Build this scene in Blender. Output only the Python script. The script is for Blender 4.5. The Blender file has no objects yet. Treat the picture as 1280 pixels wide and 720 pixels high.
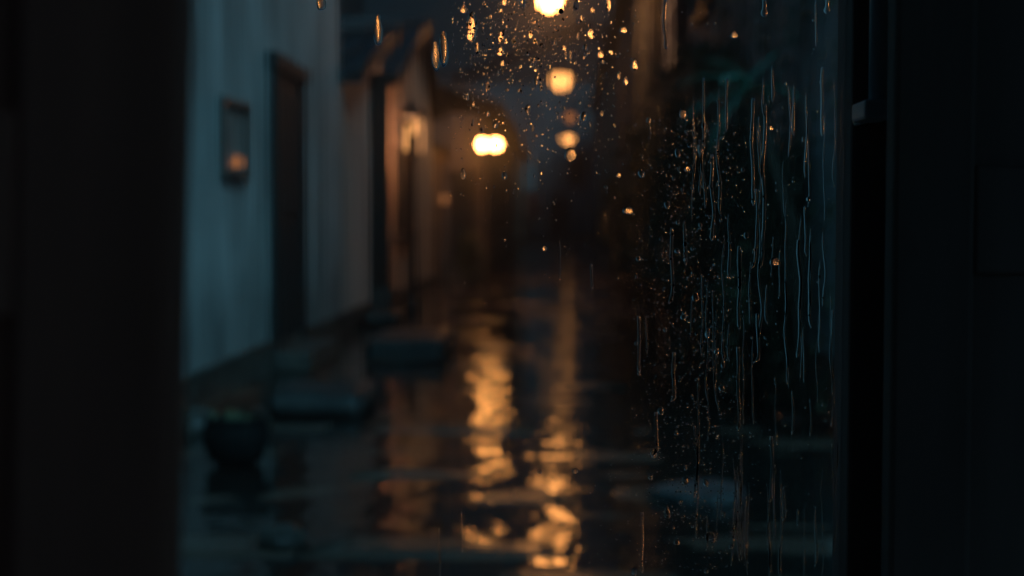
import bpy, bmesh, math, random
from mathutils import Vector, Matrix, noise
R = math.radians
random.seed(7)
scene = bpy.context.scene
COL = scene.collection

# ------------------------------------------------------------------ camera, world, light, exposure
F = 1280 * 50 / 36          # focal length in photo pixels
HCAM = 1.1                  # eye height above the paving (seated behind the window)
VX, VY = 700, 275           # the alley's vanishing point in the photo
cam_d = bpy.data.cameras.new('camera'); cam = bpy.data.objects.new('camera', cam_d); COL.objects.link(cam)
cam_d.lens = 50; cam_d.sensor_width = 36; cam_d.clip_start = 0.02; cam_d.clip_end = 600
cam.location = (0, 0, HCAM)
yaw = math.atan((VX - 640) / F); pitch = -math.atan((360 - VY) / F)
cam.rotation_euler = (R(90) + pitch, 0, yaw)
cam_d.dof.use_dof = True; cam_d.dof.focus_distance = 1.0; cam_d.dof.aperture_fstop = 5.2
scene.camera = cam

SUN_EL, SUN_AZ = R(38), R(-148)        # azimuth measured from +Y towards +X ; moonlight from behind and to the right
sun_dir = Vector((math.cos(SUN_EL) * math.sin(R(148)), math.cos(SUN_EL) * math.cos(R(148)), math.sin(SUN_EL)))
w = bpy.data.worlds.new('World'); scene.world = w; w.use_nodes = True
nt = w.node_tree; bg = nt.nodes['Background']
sky = nt.nodes.new('ShaderNodeTexSky'); sky.sky_type = 'NISHITA'; sky.sun_disc = False
sky.sun_elevation = SUN_EL; sky.sun_rotation = R(148); sky.air_density = 1.0; sky.dust_density = 0.3; sky.ozone_density = 4.0
tint = nt.nodes.new('ShaderNodeMix'); tint.data_type = 'RGBA'; tint.blend_type = 'MULTIPLY'; tint.inputs[0].default_value = 1
tint.inputs[7].default_value = (0.46, 0.82, 1.0, 1)
nt.links.new(sky.outputs[0], tint.inputs[6]); nt.links.new(tint.outputs[2], bg.inputs['Color'])
bg.inputs['Strength'].default_value = 0.016
sl = bpy.data.lights.new('moonlight', 'SUN'); sl.energy = 1.3; sl.angle = R(25); sl.color = (0.25, 0.74, 0.98)
so = bpy.data.objects.new('moonlight', sl); COL.objects.link(so)
so.rotation_euler = (-sun_dir).to_track_quat('-Z', 'Y').to_euler(); so.location = (5, -8, 12)

scene.view_settings.view_transform = 'Standard'; scene.view_settings.look = 'None'
scene.view_settings.exposure = 0.0; scene.view_settings.gamma = 1.0
cy = scene.cycles
cy.use_denoising = True
try: cy.denoiser = 'OPENIMAGEDENOISE'
except Exception: pass
cy.max_bounces = 14; cy.transmission_bounces = 12; cy.diffuse_bounces = 3; cy.glossy_bounces = 5
cy.sample_clamp_indirect = 60; cy.sample_clamp_direct = 0; cy.blur_glossy = 0.0
cy.caustics_refractive = True; cy.caustics_reflective = True
cy.use_adaptive_sampling = False

WARM = (1.0, 0.40, 0.105)

# ------------------------------------------------------------------ helpers
def px(x, depth): return (x - VX) / F * depth
def pz(y, depth): return HCAM + (VY - y) / F * depth

class MB:
    def __init__(s): s.v = []; s.f = []; s.sm = []
    def add(s, vs, fs, smooth=False):
        b = len(s.v); s.v += [tuple(v) for v in vs]
        s.f += [tuple(i + b for i in f) for f in fs]; s.sm += [smooth] * len(fs); return s
    def box(s, x0, x1, y0, y1, z0, z1, rot=None, org=None):
        vs = [Vector((x, y, z)) for x in (x0, x1) for y in (y0, y1) for z in (z0, z1)]
        if rot is not None:
            o = Vector(org) if org is not None else Vector(((x0+x1)/2, (y0+y1)/2, (z0+z1)/2))
            vs = [rot @ (v - o) + o for v in vs]
        return s.add(vs, [(0,1,3,2),(4,6,7,5),(0,4,5,1),(2,3,7,6),(0,2,6,4),(1,5,7,3)])
    def prism(s, poly, axis, a, b):
        """poly of 2D points extruded along axis from a to b"""
        def mk(p, t):
            if axis == 'x': return (t, p[0], p[1])
            if axis == 'y': return (p[0], t, p[1])
            return (p[0], p[1], t)
        n = len(poly)
        vs = [mk(p, a) for p in poly] + [mk(p, b) for p in poly]
        fs = [tuple(range(n))[::-1], tuple(range(n, 2*n))] + [(i, (i+1) % n, (i+1) % n + n, i + n) for i in range(n)]
        return s.add(vs, fs)
    def tube(s, pts, rad, n=10):
        pts = [Vector(p) for p in pts]; rr = rad if isinstance(rad, (list, tuple)) else [rad] * len(pts)
        vs = []; fs = []
        for i, p in enumerate(pts):
            d = (pts[min(i+1, len(pts)-1)] - pts[max(i-1, 0)]).normalized()
            u = d.orthogonal().normalized() if i == 0 else (u - d * u.dot(d)).normalized()
            v = d.cross(u)
            for k in range(n):
                a = 2*math.pi*k/n; vs.append(p + (u*math.cos(a) + v*math.sin(a)) * rr[i])
        for i in range(len(pts)-1):
            for k in range(n):
                fs.append((i*n+k, i*n+(k+1) % n, (i+1)*n+(k+1) % n, (i+1)*n+k))
        fs.append(tuple(range(n))[::-1]); fs.append(tuple((len(pts)-1)*n + k for k in range(n)))
        return s.add(vs, fs, True)
    def lathe(s, prof, c=(0,0,0), n=20, wob=0.0):
        vs = []; fs = []; c = Vector(c)
        for (r, z) in prof:
            for k in range(n):
                a = 2*math.pi*k/n; q = 1 + wob*noise.noise(Vector((math.cos(a)*1.5, math.sin(a)*1.5, z*5)))
                vs.append(c + Vector((r*q*math.cos(a), r*q*math.sin(a), z)))
        for i in range(len(prof)-1):
            for k in range(n): fs.append((i*n+k, i*n+(k+1) % n, (i+1)*n+(k+1) % n, (i+1)*n+k))
        fs.append(tuple(range(n))[::-1]); fs.append(tuple((len(prof)-1)*n + k for k in range(n)))
        return s.add(vs, fs, True)
    def sphere(s, c, r, n=20, sx=1, sy=1, sz=1):
        c = Vector(c); m = n//2
        vs = [c + Vector((0,0,-r*sz))]
        for i in range(1, m):
            t = math.pi*i/m
            for k in range(n):
                a = 2*math.pi*k/n
                vs.append(c + Vector((r*sx*math.sin(t)*math.cos(a), r*sy*math.sin(t)*math.sin(a), -r*sz*math.cos(t))))
        vs.append(c + Vector((0,0,r*sz))); fs = []
        for k in range(n): fs.append((0, 1+(k+1) % n, 1+k)); fs.append((len(vs)-1, 1+(m-2)*n+k, 1+(m-2)*n+(k+1) % n))
        for i in range(m-2):
            for k in range(n): fs.append((1+i*n+k, 1+i*n+(k+1) % n, 1+(i+1)*n+(k+1) % n, 1+(i+1)*n+k))
        return s.add(vs, fs, True)
    def mesh(s, name, mat):
        me = bpy.data.meshes.new(name); me.from_pydata(s.v, [], s.f); me.validate()
        me.polygons.foreach_set('use_smooth', s.sm[:len(me.polygons)] + [False]*(len(me.polygons)-len(s.sm)))
        if mat: me.materials.append(mat)
        me.update(); return me
    def build(s, name, mat, parent=None, bevel=0):
        o = bpy.data.objects.new(name, s.mesh(name, mat)); COL.objects.link(o)
        if parent is not None: o.parent = parent
        if bevel:
            b = o.modifiers.new('bevel', 'BEVEL'); b.width = bevel; b.segments = 2; b.limit_method = 'ANGLE'
        bm = bmesh.new(); bm.from_mesh(o.data); bmesh.ops.recalc_face_normals(bm, faces=bm.faces); bm.to_mesh(o.data); bm.free()
        return o

def tag(o, label=None, cat=None, group=None, kind=None):
    if label: o['label'] = label
    if cat: o['category'] = cat
    if group: o['group'] = group
    if kind: o['kind'] = kind
    return o
def thing(name, label, cat, group=None, loc=(0,0,0)):
    o = bpy.data.objects.new(name, None); COL.objects.link(o); o.location = loc; o.empty_display_size = 0.1
    return tag(o, label, cat, group)

# ------------------------------------------------------------------ materials
def mat(name, col, rough=0.6, metal=0.0, col2=None, scale=(4,4,4), bump=0.0, bscale=None, spec=0.5, detail=6, lo=.35, hi=.65, coat=0.0):
    m = bpy.data.materials.new(name); m.use_nodes = True; t = m.node_tree; p = t.nodes['Principled BSDF']
    p.inputs['Roughness'].default_value = rough; p.inputs['Metallic'].default_value = metal
    p.inputs['Specular IOR Level'].default_value = spec; p.inputs['Coat Weight'].default_value = coat
    p.inputs['Base Color'].default_value = (*col, 1)
    tc = t.nodes.new('ShaderNodeTexCoord'); mp = t.nodes.new('ShaderNodeMapping'); mp.inputs['Scale'].default_value = scale
    t.links.new(tc.outputs['Object'], mp.inputs[0])
    n = t.nodes.new('ShaderNodeTexNoise'); n.inputs['Scale'].default_value = 1; n.inputs['Detail'].default_value = detail
    t.links.new(mp.outputs[0], n.inputs['Vector'])
    if col2:
        r = t.nodes.new('ShaderNodeValToRGB'); r.color_ramp.elements[0].position = lo; r.color_ramp.elements[1].position = hi
        r.color_ramp.elements[0].color = (*col, 1); r.color_ramp.elements[1].color = (*col2, 1)
        t.links.new(n.outputs['Fac'], r.inputs[0]); t.links.new(r.outputs[0], p.inputs['Base Color'])
    if bump:
        mp2 = t.nodes.new('ShaderNodeMapping'); mp2.inputs['Scale'].default_value = bscale or scale
        t.links.new(tc.outputs['Object'], mp2.inputs[0])
        n2 = t.nodes.new('ShaderNodeTexNoise'); n2.inputs['Scale'].default_value = 1; n2.inputs['Detail'].default_value = 5
        t.links.new(mp2.outputs[0], n2.inputs['Vector'])
        b = t.nodes.new('ShaderNodeBump'); b.inputs['Strength'].default_value = 1; b.inputs['Distance'].default_value = bump
        t.links.new(n2.outputs['Fac'], b.inputs['Height']); t.links.new(b.outputs[0], p.inputs['Normal'])
    return m
def emit(name, col, strength):
    m = bpy.data.materials.new(name); m.use_nodes = True; t = m.node_tree; t.nodes.remove(t.nodes['Principled BSDF'])
    e = t.nodes.new('ShaderNodeEmission'); e.inputs[0].default_value = (*col, 1); e.inputs[1].default_value = strength
    t.links.new(e.outputs[0], t.nodes['Material Output'].inputs[0]); return m

M = {}
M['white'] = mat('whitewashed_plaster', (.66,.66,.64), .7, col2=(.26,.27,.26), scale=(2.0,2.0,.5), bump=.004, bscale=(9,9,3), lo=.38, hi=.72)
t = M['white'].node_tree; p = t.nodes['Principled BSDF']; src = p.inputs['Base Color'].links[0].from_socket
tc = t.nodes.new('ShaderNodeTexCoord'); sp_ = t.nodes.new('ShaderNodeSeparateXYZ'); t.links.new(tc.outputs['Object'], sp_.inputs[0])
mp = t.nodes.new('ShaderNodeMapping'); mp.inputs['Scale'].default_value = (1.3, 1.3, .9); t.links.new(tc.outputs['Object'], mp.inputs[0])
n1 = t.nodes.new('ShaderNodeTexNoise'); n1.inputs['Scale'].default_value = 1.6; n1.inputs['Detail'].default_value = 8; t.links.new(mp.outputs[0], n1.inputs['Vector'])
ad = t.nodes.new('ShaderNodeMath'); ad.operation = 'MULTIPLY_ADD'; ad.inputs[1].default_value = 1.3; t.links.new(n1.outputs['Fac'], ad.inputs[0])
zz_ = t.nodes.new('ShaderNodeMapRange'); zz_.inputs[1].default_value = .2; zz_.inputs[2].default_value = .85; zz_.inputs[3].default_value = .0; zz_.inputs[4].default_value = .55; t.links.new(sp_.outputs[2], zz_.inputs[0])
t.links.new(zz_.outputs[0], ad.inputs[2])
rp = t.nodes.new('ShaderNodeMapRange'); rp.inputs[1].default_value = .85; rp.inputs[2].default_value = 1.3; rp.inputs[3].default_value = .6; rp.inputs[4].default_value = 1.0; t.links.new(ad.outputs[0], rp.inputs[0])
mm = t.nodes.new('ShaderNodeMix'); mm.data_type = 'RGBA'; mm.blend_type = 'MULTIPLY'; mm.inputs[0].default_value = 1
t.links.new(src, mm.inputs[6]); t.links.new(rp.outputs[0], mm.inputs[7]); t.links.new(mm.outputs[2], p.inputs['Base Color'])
M['white2'] = mat('weathered_plaster', (.78,.70,.62), .7, col2=(.45,.40,.35), scale=(1.6,1.6,.4), bump=.005, bscale=(9,9,3))
M['ochre'] = mat('ochre_plaster', (.58,.42,.31), .75, col2=(.28,.21,.15), scale=(1.8,1.8,.5), bump=.005, bscale=(9,9,3))
M['far'] = mat('dark_far_render', (.17,.18,.19), .7, col2=(.09,.10,.105), scale=(.8,.8,.4))
M['brown'] = mat('brown_plaster', (.16,.12,.095), .75, col2=(.08,.06,.05), scale=(1.8,1.8,.5), bump=.005, bscale=(9,9,3))
M['grey'] = mat('grey_render', (.42,.46,.48), .7, col2=(.24,.27,.28), scale=(1.2,1.2,.4), bump=.006, bscale=(7,7,4))
M['stone'] = mat('dark_plinth_stone', (.11,.095,.08), .45, col2=(.045,.042,.038), scale=(4,4,6), bump=.012, bscale=(8,8,12))
M['wood'] = mat('dark_wood', (.035,.026,.02), .5, col2=(.015,.012,.010), scale=(12,12,1), bump=.002)
M['bwood'] = mat('blackened_wood', (.012,.011,.010), .6, col2=(.006,.006,.006), scale=(14,14,1), bump=.002)
M['tile'] = mat('roof_tile', (.035,.037,.04), .5, col2=(.015,.016,.018), scale=(6,6,6), bump=.01)
M['shutter'] = mat('painted_shutter', (.30,.19,.165), .75, col2=(.22,.14,.12), scale=(30,30,3), bump=.0006)
M['shutter2'] = mat('red_brown_shutter', (.72,.25,.17), .7, col2=(.52,.18,.12), scale=(30,30,3), bump=.0006)
M['iron'] = mat('dark_iron', (.03,.03,.03), .4, metal=.6, col2=(.06,.05,.045), scale=(20,20,20))
M['zinc'] = mat('bolt_metal', (.55,.6,.65), .4, metal=.0, col2=(.6,.65,.7), scale=(60,60,8))
M['paper'] = mat('notice_paper', (.50,.38,.33), .7, col2=(.26,.19,.17), scale=(6,6,3))
M['frame'] = mat('notice_frame', (.10,.08,.07), .4)
M['leaf'] = mat('leaf', (.05,.10,.04), .35, col2=(.03,.06,.03), scale=(8,8,8))
M['leaf2'] = mat('dark_leaf', (.075,.105,.06), .3, col2=(.14,.13,.06), scale=(5,5,5))
M['blade'] = mat('broad_leaf', (.14,.34,.26), .25, col2=(.08,.20,.15), scale=(8,8,8))
M['bark'] = mat('bark', (.04,.03,.02), .8)
M['slab'] = mat('pale_stone', (.10,.11,.113), .5, col2=(.055,.06,.065), scale=(6,6,6), bump=.004)
M['step'] = mat('worn_step_stone', (.05,.05,.048), .5, col2=(.025,.025,.025), scale=(4,4,4), bump=.006)
M['pot'] = mat('glazed_pot', (.008,.008,.008), .75, spec=.2)
M['red'] = mat('red_cloth', (.22,.03,.02), .7, col2=(.12,.02,.015))
M['sky_screen'] = mat('dark_sky_screen', (.016,.014,.013), .9, col2=(.028,.024,.022), scale=(.2,.2,.2))
M['soil'] = mat('wet_soil', (.03,.025,.02), .35, col2=(.018,.016,.014), bump=.01)
M['bulb'] = emit('lamp_glass_lit', (1,.385,.095), 40)
M['bulb2'] = emit('far_lamp_glass_lit', WARM, 4)
M['bulb3'] = emit('near_lamp_glass_lit', (1,.38,.095), 34)
M['bulb4'] = emit('middle_lamp_glass_lit', WARM, 2.8)
M['alleyfill'] = emit('lantern_alley_fill_glow', (1,.42,.16), 2.5)
M['fillpane'] = emit('lantern_side_fill_glow', (1,.42,.18), 70)
M['dimbulb'] = emit('dim_lamp_glass_lit', (1,.33,.10), .55)
M['glint'] = emit('lantern_pane_lit', (1,.42,.13), 1.8)
M['candle'] = emit('small_lamp_lit', (1,.36,.12), .36)
M['fillwin'] = emit('added_fill_window', (1,.50,.30), 4.2)
M['bluewin'] = emit('cool_lit_window', (.12,.42,.58), .10)
M['fabric'] = M['wood']

# wet stone: a film of water over it, smooth in the hollows
def wetstone():
    m = bpy.data.materials.new('wet_stone_paving'); m.use_nodes = True; t = m.node_tree; p = t.nodes['Principled BSDF']
    tc = t.nodes.new('ShaderNodeTexCoord')
    def nz(sc, detail=4, scale=1.0):
        mp = t.nodes.new('ShaderNodeMapping'); mp.inputs['Scale'].default_value = sc; t.links.new(tc.outputs['Object'], mp.inputs[0])
        n = t.nodes.new('ShaderNodeTexNoise'); n.inputs['Scale'].default_value = scale; n.inputs['Detail'].default_value = detail
        t.links.new(mp.outputs[0], n.inputs['Vector']); return n.outputs['Fac']
    r = t.nodes.new('ShaderNodeValToRGB'); r.color_ramp.elements[0].color = (.065,.045,.034,1); r.color_ramp.elements[1].color = (.15,.105,.08,1)
    t.links.new(nz((2,2,2), 6), r.inputs[0]); t.links.new(r.outputs[0], p.inputs['Base Color'])
    mr = t.nodes.new('ShaderNodeMapRange'); mr.inputs[1].default_value = .38; mr.inputs[2].default_value = .62
    mr.inputs[3].default_value = .12; mr.inputs[4].default_value = .30
    t.links.new(nz((1.1,1.1,1.1), 3), mr.inputs[0]); t.links.new(mr.outputs[0], p.inputs['Roughness'])
    b1 = t.nodes.new('ShaderNodeBump'); b1.inputs['Distance'].default_value = .0035; t.links.new(nz((5,9,5), 4), b1.inputs['Height'])
    b2 = t.nodes.new('ShaderNodeBump'); b2.inputs['Distance'].default_value = .0006; t.links.new(nz((34,50,34), 2), b2.inputs['Height'])
    t.links.new(b1.outputs[0], b2.inputs['Normal']); t.links.new(b2.outputs[0], p.inputs['Normal'])
    p.inputs['IOR'].default_value = 1.45
    return m
def puddle():
    m = bpy.data.materials.new('puddle_water'); m.use_nodes = True; t = m.node_tree; p = t.nodes['Principled BSDF']
    p.inputs['Base Color'].default_value = (.018,.016,.014,1); p.inputs['Roughness'].default_value = .035; p.inputs['IOR'].default_value = 1.36
    tc = t.nodes.new('ShaderNodeTexCoord')
    prev = None
    for sc, d in (((2.6,3.4,1), .013), ((9,10,1), .0044), ((24,34,1), .0005)):
        mp = t.nodes.new('ShaderNodeMapping'); mp.inputs['Scale'].default_value = sc; t.links.new(tc.outputs['Object'], mp.inputs[0])
        n = t.nodes.new('ShaderNodeTexNoise'); n.inputs['Scale'].default_value = 1; n.inputs['Detail'].default_value = 2
        t.links.new(mp.outputs[0], n.inputs['Vector'])
        b = t.nodes.new('ShaderNodeBump'); b.inputs['Distance'].default_value = d; t.links.new(n.outputs['Fac'], b.inputs['Height'])
        if prev: t.links.new(prev.outputs[0], b.inputs['Normal'])
        prev = b
    t.links.new(prev.outputs[0], p.inputs['Normal']); return m
M['paving'] = wetstone(); M['water'] = puddle()

def pane_inner():
    m = bpy.data.materials.new('window_glass'); m.use_nodes = True; t = m.node_tree; t.nodes.remove(t.nodes['Principled BSDF'])
    g = t.nodes.new('ShaderNodeBsdfGlass'); g.inputs['IOR'].default_value = 1.45; g.inputs['Roughness'].default_value = 0
    t.links.new(g.outputs[0], t.nodes['Material Output'].inputs[0]); return m
def pane_outer():
    """rain-wet outer face: a wavy running film and a little mist of fine spray"""
    m = bpy.data.materials.new('rain_wet_glass'); m.use_nodes = True; t = m.node_tree; t.nodes.remove(t.nodes['Principled BSDF'])
    g = t.nodes.new('ShaderNodeBsdfGlass'); g.inputs['IOR'].default_value = 1.45; g.inputs['Roughness'].default_value = 0
    g2 = t.nodes.new('ShaderNodeBsdfGlass'); g2.inputs['IOR'].default_value = 1.45; g2.inputs['Roughness'].default_value = .23
    mx = t.nodes.new('ShaderNodeMixShader'); mx.inputs[0].default_value = .055
    t.links.new(g.outputs[0], mx.inputs[1]); t.links.new(g2.outputs[0], mx.inputs[2]); t.links.new(mx.outputs[0], t.nodes['Material Output'].inputs[0])
    tc = t.nodes.new('ShaderNodeTexCoord'); prev = None
    for sc, d in (((70,1,1.6), .00006), ((190,1,4), .000008), ((26,1,14), .00004)):
        mp = t.nodes.new('ShaderNodeMapping'); mp.inputs['Scale'].default_value = sc; t.links.new(tc.outputs['Object'], mp.inputs[0])
        n = t.nodes.new('ShaderNodeTexNoise'); n.inputs['Scale'].default_value = 1; n.inputs['Detail'].default_value = 2
        t.links.new(mp.outputs[0], n.inputs['Vector'])
        b = t.nodes.new('ShaderNodeBump'); b.inputs['Distance'].default_value = d; t.links.new(n.outputs['Fac'], b.inputs['Height'])
        if prev: t.links.new(prev.outputs[0], b.inputs['Normal'])
        prev = b
    t.links.new(prev.outputs[0], g.inputs['Normal']); t.links.new(prev.outputs[0], g2.inputs['Normal'])
    return m
M['glass_in'] = pane_inner(); M['glass_out'] = pane_outer()
wm = bpy.data.materials.new('rain_water'); wm.use_nodes = True; t = wm.node_tree; t.nodes.remove(t.nodes['Principled BSDF'])
g = t.nodes.new('ShaderNodeBsdfGlass'); g.inputs['IOR'].default_value = 1.33; g.inputs['Roughness'].default_value = .08
t.links.new(g.outputs[0], t.nodes['Material Output'].inputs[0]); M['drop'] = wm
wm3 = wm.copy(); wm3.name = 'running_rain_water'; M['trickle'] = wm3
[n for n in wm3.node_tree.nodes if n.type == 'BSDF_GLASS'][0].inputs['Roughness'].default_value = .17
wm2 = wm.copy(); wm2.name = 'clinging_rain_water'; M['bigdrop'] = wm2
[n for n in wm2.node_tree.nodes if n.type == 'BSDF_GLASS'][0].inputs['Roughness'].default_value = .21

# ------------------------------------------------------------------ ground
b = MB(); b.add([(-200,-60,-.06),(200,-60,-.06),(200,400,-.06),(-200,400,-.06)], [(0,1,2,3)])
tag(b.build('ground', M['soil']), kind='structure')
XL, XR = -2.12, 1.5
b = MB(); rng = random.Random(3)
y = 1.3
while y < 84:
    dy = rng.uniform(.38, .62); x = -2.4 - rng.uniform(0, .5)
    while x < 2.4:
        dx = rng.uniform(.55, 1.0)
        nx, ny = (5, 4) if y < 22 else (1, 1)
        tx, ty = rng.gauss(0, .006), rng.gauss(0, .008); h0 = rng.gauss(0, .004) - .006
        g_ = .008
        vs = []
        for j in range(ny+1):
            for i in range(nx+1):
                u = x + g_ + (dx-2*g_)*i/nx; v = y + g_ + (dy-2*g_)*j/ny
                e = -.006 if i in (0, nx) or j in (0, ny) else 0
                z = h0 + tx*(u-x-dx/2) + ty*(v-y-dy/2) + e*(nx > 1) + .007*noise.noise(Vector((u*1.3, v*1.9, 3))) + .003*noise.noise(Vector((u*5, v*5, 9)))
                vs.append((u, v, z))
        fs = [(j*(nx+1)+i, j*(nx+1)+i+1, (j+1)*(nx+1)+i+1, (j+1)*(nx+1)+i) for j in range(ny) for i in range(nx)]
        k = len(vs); per = [i for i in range(nx+1)] + [(j)*(nx+1)+nx for j in range(1, ny+1)] + [ny*(nx+1)+i for i in range(nx-1, -1, -1)] + [j*(nx+1) for j in range(ny-1, 0, -1)]
        low = [(vs[i][0], vs[i][1], -.058) for i in per]; n = len(per)
        fs += [(per[i], k+i, k+(i+1) % n, per[(i+1) % n]) for i in range(n)]
        b.add(vs + low, fs, True)
        x += dx
    y += dy
tag(b.build('paving', M['paving']), kind='structure')
# standing rain water: its level drowns the low slabs
b = MB(); b.add([(-2.4,1.2,-.0048),(2.4,1.2,-.0048),(2.4,84,-.0048),(-2.4,84,-.0048)], [(0,1,2,3)])
tag(b.build('puddle_water', M['water']), kind='structure')

# ------------------------------------------------------------------ houses
def roof_slab(mb, y0, z0, y1, z1, x0, x1, th=.09):
    """a pitched tile roof strip running across, between profile points (y0,z0)-(y1,z1), with half-round tile ribs"""
    mb.prism([(y0, z0), (y1, z1), (y1, z1+th), (y0, z0+th)], 'x', x0, x1)
    L = math.hypot(y1-y0, z1-z0); n = max(2, int((x1-x0)/.24))
    dy, dz = (y1-y0)/L, (z1-z0)/L
    for i in range(n):
        x = x0 + .06 + (x1-x0-.12)*i/(n-1)
        mb.tube([(x, y0-dy*.02, z0+th-dz*.02+.02), (x, y1, z1+th+.02)], .05, 6)
def gable_house(name, label, y0, y1, zl, zr, yap, zap, matw, x1=XL, x0=-5.0, plinth=.2, parts=None, over=.22, group='houses along the left side of the alley'):
    h = thing(name, label, 'house', group, loc=(x1, y0, 0))
    inv = Vector((-x1, -y0, 0))
    def B(mb, n, m, par=h, bevel=0):
        o = mb.build(n, m, par, bevel); 
        if par is h: o.location = inv
        return o
    B(MB().prism([(y0, plinth), (y1, plinth), (y1, zr), (yap, zap), (y0, zl)], 'x', x0, x1), 'wall', matw)
    B(MB().box(x0, x1+.035, y0, y1, -.06, plinth), 'plinth', M['stone'])
    r = MB(); e = .25
    sl_ = (zap-zl)/(yap-y0); sr = (zr-zap)/(y1-yap)
    roof_slab(r, y0-.02, zl-sl_*.02+.004, yap, zap+.004, x0-.1, x1+over)
    roof_slab(r, y1+.02, zr+sr*.02+.004, yap+.002, zap+.004, x0-.1, x1+over)
    ro = B(r, 'roof', M['tile'])
    rd = MB(); rd.tube([(x0-.1, yap, zap+.13), (x1+over+.03, yap, zap+.13)], .09, 8); B(rd, 'ridge', M['tile'])
    return h, B

# near white house, tall flank wall
def flat_house(name, label, y0, y1, zt, matw, x0, x1, group, side=1, plinth=.2, cat='house', over=.35):
    h = thing(name, label, cat, group, loc=((x1 if side > 0 else x0), y0, 0)); inv = -Vector(h.location)
    def B(mb, n, m, par=h, bevel=0):
        o = mb.build(n, m, par, bevel)
        if par is h: o.location = inv
        return o
    B(MB().box(x0, x1, y0, y1, plinth, zt), 'wall', matw)
    B(MB().box(x0-(.035 if side < 0 else 0), x1+(.035 if side > 0 else 0), y0, y1, -.06, plinth), 'plinth', M['stone'])
    r = MB(); xm = (x0+x1)/2; ov = over
    # roof ridge along y, eaves over the alley
    for a, c in ((x0-ov, xm), (x1+ov, xm)):
        za = zt+.02; zc = zt + abs(xm-a)*.42
        r.prism([(a, za), (c, zc), (c, zc+.1), (a, za+.1)], 'y', y0-.1, y1+.1)
        n = int((y1-y0)/.26)
        for i in range(n):
            yy = y0 + .1 + (y1-y0-.2)*i/(n-1)
            r.tube([(a, yy, za+.12), (c, yy, zc+.12)], .05, 6)
    B(r, 'roof', M['tile'])
    return h, B
GL = 'houses along the left side of the alley'; GR = 'houses along the right side of the alley'

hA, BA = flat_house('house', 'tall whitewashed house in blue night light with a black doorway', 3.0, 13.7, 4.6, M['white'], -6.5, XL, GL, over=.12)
# doorway: recess modelled as frame, leaf and lintel standing at the wall face
DY0, DY1, DZ = 10.33, 11.55, 2.20
fr = MB()
fr.box(XL+.0, XL+.06, DY0-.02, DY0+.10, .0, DZ); fr.box(XL+.0, XL+.06, DY1-.10, DY1+.02, 0, DZ); fr.box(XL, XL+.075, DY0-.06, DY1+.06, DZ, DZ+.12)
dfo = BA(fr, 'door_frame', M['bwood'], bevel=.006)
door = BA(MB().box(XL+.004, XL+.03, DY0+.10, DY1-.10, .12, DZ), 'door', M['bwood'])
b = MB()
for j in range(4):
    yy = DY0+.14 + j*.245
    b.box(XL+.03, XL+.042, yy, yy+.19, .25, 1.05); b.box(XL+.03, XL+.042, yy, yy+.19, 1.15, 2.05)
b.build('door_panel', M['bwood'], door, .005)
b = MB(); b.lathe([(.0,0),(.03,.002),(.035,.012),(.0,.016)], n=12); k = b.build('handle', M['iron'], door); k.location = (XL+.045, DY1-.2, 1.05); k.rotation_euler = (0, R(90), 0)
BA(MB().box(XL+.035, XL+.30, DY0-.05, DY1+.05, .0, .13), 'threshold', M['stone'], bevel=.01)
# stone band under the wash and a thin drip moulding
BA(MB().box(XL, XL+.05, 3.0, DY0-.07, .2, .225), 'plinth_ledge', M['stone'])

# gable houses
hB, BB = gable_house('house', 'low gabled house with dim grey-brown plaster next to the black doorway', 13.72, 16.9, 2.42, 3.20, 16.8, 3.20, M['white2'])
hC, BC = gable_house('house', 'gabled house with wall lit orange by the wall lamp and a dark window', 17.05, 23.7, 2.72, 2.76, 20.9, 3.86, M['ochre'])
# dark timber window shutters on the orange gable wall
s = MB(); s.box(XL+.003, XL+.05, 18.1, 20.3, .92, 2.06)
wC = BC(s, 'window', M['bwood'], bevel=.01)
s = MB()
for j in range(6): s.box(XL+.05, XL+.068, 18.2+j*.34, 18.2+j*.34+.27, 1.0, 1.98)
s.build('window_sash', M['bwood'], wC)
s = MB(); s.box(XL+.002, XL+.12, 18.0, 20.4, .85, .915); s.build('sill', M['stone'], wC)
# dark end part, next house fronting further out
hD, BD = flat_house('house', 'brown house standing out into the alley behind the bright double lamp', 26.0, 45.0, 3.05, M['brown'], -6.0, -1.42, GL, plinth=.4)
s = MB(); s.box(-1.98, -1.56, 25.95, 25.997, .4, 1.9); dd = BD(s, 'door', M['bwood'])
MB().box(-2.04, -1.50, 25.93, 25.998, 1.9, 2.0).build('lintel', M['wood'], dd)
s = MB(); s.box(-1.417, -1.37, 30, 32.5, .9, 2.2); BD(s, 'window', M['bwood'])
s = MB(); s.box(-1.417, -1.37, 36, 38.5, .9, 2.2); BD(s, 'window', M['bwood'])
# link wall between orange gable and the projecting house
b = MB(); b.box(XL-.3, XL-.02, 23.72, 25.98, -.05, 2.35)
o = b.build('courtyard_wall', M['brown']); tag(o, 'low brown wall joining the orange gable to the projecting house', 'wall')
b = MB(); b.prism([(XL-.45, 2.354), (XL+.12, 2.354), (XL-.16, 2.55)], 'y', 23.72, 25.98); c_ = b.build('coping', M['tile'], o)
hE, BE = flat_house('house', 'far dark house beyond the projecting brown house', 46.5, 78.0, 4.2, M['ochre'], -7.0, -1.9, GL, plinth=.3)
for yy in (50, 56, 62, 68):
    BE(MB().box(-1.898, -1.85, yy, yy+1.6, .9, 2.5), 'window', M['bwood'])
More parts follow.
